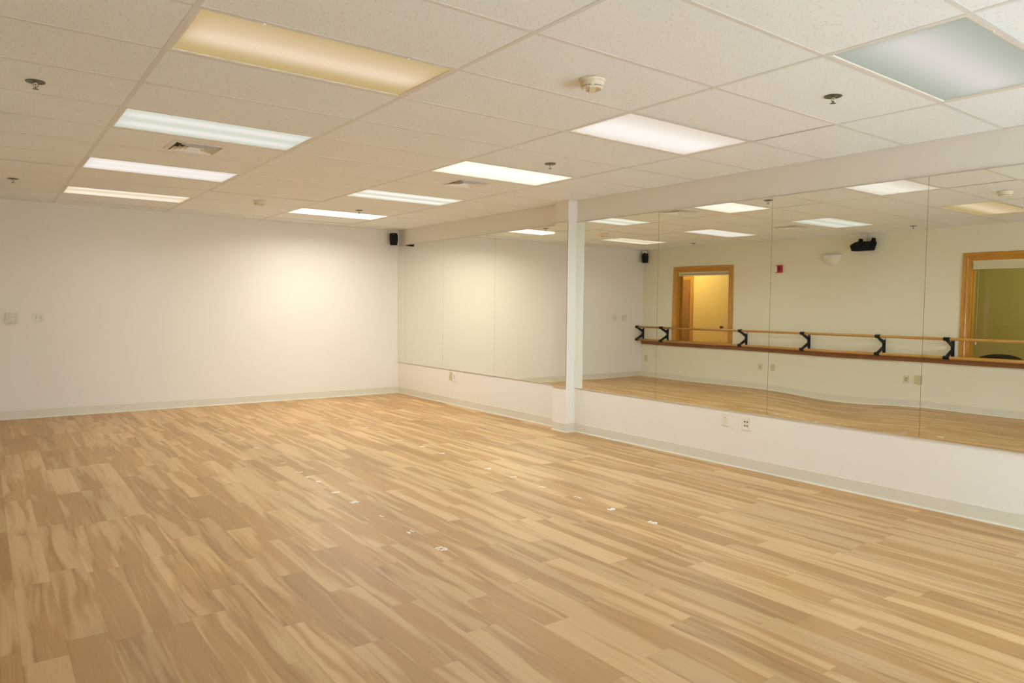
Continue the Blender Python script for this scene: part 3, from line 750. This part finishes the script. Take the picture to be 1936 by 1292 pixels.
# ------------------------------------------------------------------ hall and office behind the left windows
HX = XL-1.8
struct(MB().box(HX-.12, HX, 2.62, 8.75, 0, H+.12), 'wall_hall_far', M_OCHRE)
struct(MB().box(HX-.12, XL-.14, 8.63, 8.75, 0, H+.12), 'wall_hall_end', M_OCHRE)
struct(MB().box(HX-.12, XL-.14, 2.50, 2.62, 0, H+.12), 'wall_partition', M_OCHRE)
struct(MB().box(XL-.14, XL-.02, YB+.14, 8.63, 0, H+.12), 'wall_hall_side', M_OCHRE)
struct(MB().box(HX-.12, HX, YF-.12, 2.50, 0, H+.12), 'wall_office_far', M_OLIVE)
struct(MB().box(HX, XL-.14, YF-.12, YF, 0, H+.12), 'wall_office_end', M_OLIVE)
struct(MB().box(HX-.12, XL-.14, YF-.12, 8.75, H+.02, H+.12), 'ceiling_hall', M_TILE)
# oak door on the far hall wall
root = bpy.data.objects.new('door_1', None); C.objects.link(root); root.location = (HX, 7.72, 0); root['kind'] = 'structure'
mb = MB(); dw = .405; dh = 2.03
prof = [(0,0),(0,.012),(.012,.016),(.030,.014),(.045,.020),(.070,.014),(.070,0)]
mb.sweep([((0,-dw-.02,0),(0,-1,0),(1,0,0)),((0,-dw-.02,dh+.02),(0,-1,1),(1,0,0)),((0,dw+.02,dh+.02),(0,1,1),(1,0,0)),((0,dw+.02,0),(0,1,0),(1,0,0))], prof)
mb.box(0, .006, -dw-.02, -dw-.004, 0, dh+.02).box(0, .006, dw+.004, dw+.02, 0, dh+.02).box(0, .006, -dw-.004, dw+.004, dh+.004, dh+.02)
mb.build('door_frame', M_OAKV, root)
MB().box(.002, .014, -dw, dw, .008, dh-.004).build('door_leaf', M_DOOR, root)
for z in (.30, 1.00, 1.76): MB().tube((.018,-dw-.002,z-.045),(.018,-dw-.002,z+.045),.008,10).build('hinge', M_CHROME, root)
t = thing('door_stop', (HX, 6.473, 1.0), 'dark round brass knob stop on the ochre hall wall behind the far window', 'door stop')
MB().lathe([(.028,0),(.028,.005),(.012,.008),(.010,.028),(.024,.036),(.030,.050),(.024,.062),(0,.066)], seg=24, axis='x').build('knob', M_BRASS, t)
# warm ceiling fitting of the hall
t = thing('ceiling_light', (-1.95, 7.2, H+.02), 'warm round ceiling light in the hall behind the far window', 'ceiling light')
MB().lathe([(.17,0),(.17,-.02),(.16,-.025),(0,-.025)], seg=32).build('base', M_WHITE, t)
md = bpy.data.materials.new('warm_glass'); md.use_nodes = True; b_ = md.node_tree.nodes['Principled BSDF']
b_.inputs['Base Color'].default_value = (.9,.8,.6,1); b_.inputs['Emission Color'].default_value = (1,.74,.42,1); b_.inputs['Emission Strength'].default_value = 8.0
hl = bpy.data.lights.new('warm_bulb', 'POINT'); hl.energy = 40; hl.color = (1,.86,.55); hl.shadow_soft_size = .08
ho = bpy.data.objects.new('warm_bulb', hl); C.objects.link(ho); ho.parent = t; ho.location = (0,0,-.16)
MB().lathe([(.155,-.024),(.15,-.05),(.11,-.085),(.05,-.102),(0,-.106)], seg=32).build('shade', md, t)

# stacking chairs in the office, their black backs just above the sill
def chair(x, y, rz, label):
    t = thing('office_chair', (x, y, 0), label, 'chair', 'black chairs behind the right-hand window', rz)
    # faces local -x; back toward +x
    mb = MB(); n = 14; V = []
    for i in range(n+1):
        a = (i/n-.5)*1.5; hgt = .786-.055*(abs(i/n-.5)*2)**2.2
        V.append([(.20-.10*(1-math.cos(a)), .255*math.sin(a)/math.sin(.75), z) for z in (.50, hgt)])
    for j in range(n):
        p, q = V[j], V[j+1]
        for dx0, dx1 in ((0,.018),):
            vs = [mb.bm.verts.new((c[0]+d, c[1], c[2])) for c in (p[0],q[0],q[1],p[1]) for d in (dx0,)] + [mb.bm.verts.new((c[0]+d, c[1], c[2])) for c in (p[0],q[0],q[1],p[1]) for d in (dx1,)]
            mb._f(vs[:4][::-1]); mb._f(vs[4:])
            for k in range(4): mb._f([vs[k], vs[(k+1)%4], vs[4+(k+1)%4], vs[4+k]])
    bmesh.ops.remove_doubles(mb.bm, verts=mb.bm.verts, dist=1e-5)
    mb.build('backrest', M_DIMGREY, t)
    MB().box(-.24, .20, -.23, .23, .44, .47, .012).build('seat', M_DIMGREY, t)
    for sx, sy in ((-.22,-.21),(-.22,.21),(.19,-.21),(.19,.21)): MB().tube((sx*1.08,sy*1.08,0),(sx,sy,.44),.011,10).build('leg', M_BLKMET, t)
    for sy in (-.17,.17): MB().tube((.19,sy,.45),(.205,sy,.56),.011,10).build('back_support', M_BLKMET, t)
    return t
chair(-1.62, .93, math.pi, 'black chair behind the right-hand window, left of the two')
chair(-1.62, .33, math.pi, 'black chair behind the right-hand window at the edge of the photo')

# unseen ceiling light added to brighten the office
t = thing('ceiling_light', (-2.0, -.6, H+.02), 'unseen round ceiling light added to brighten the office behind the right-hand window', 'ceiling light')
MB().lathe([(.17,0),(.17,-.02),(.16,-.025),(0,-.025)], seg=32).build('base', M_WHITE, t)
MB().lathe([(.155,-.024),(.15,-.05),(.11,-.085),(.05,-.102),(0,-.106)], seg=32).build('shade', md, t)
ol = bpy.data.lights.new('office_fill', 'POINT'); ol.energy = 48; ol.color = (1,.88,.62); ol.shadow_soft_size = .08
oo = bpy.data.objects.new('office_fill', ol); C.objects.link(oo); oo.parent = t; oo.location = (0,0,-.16)
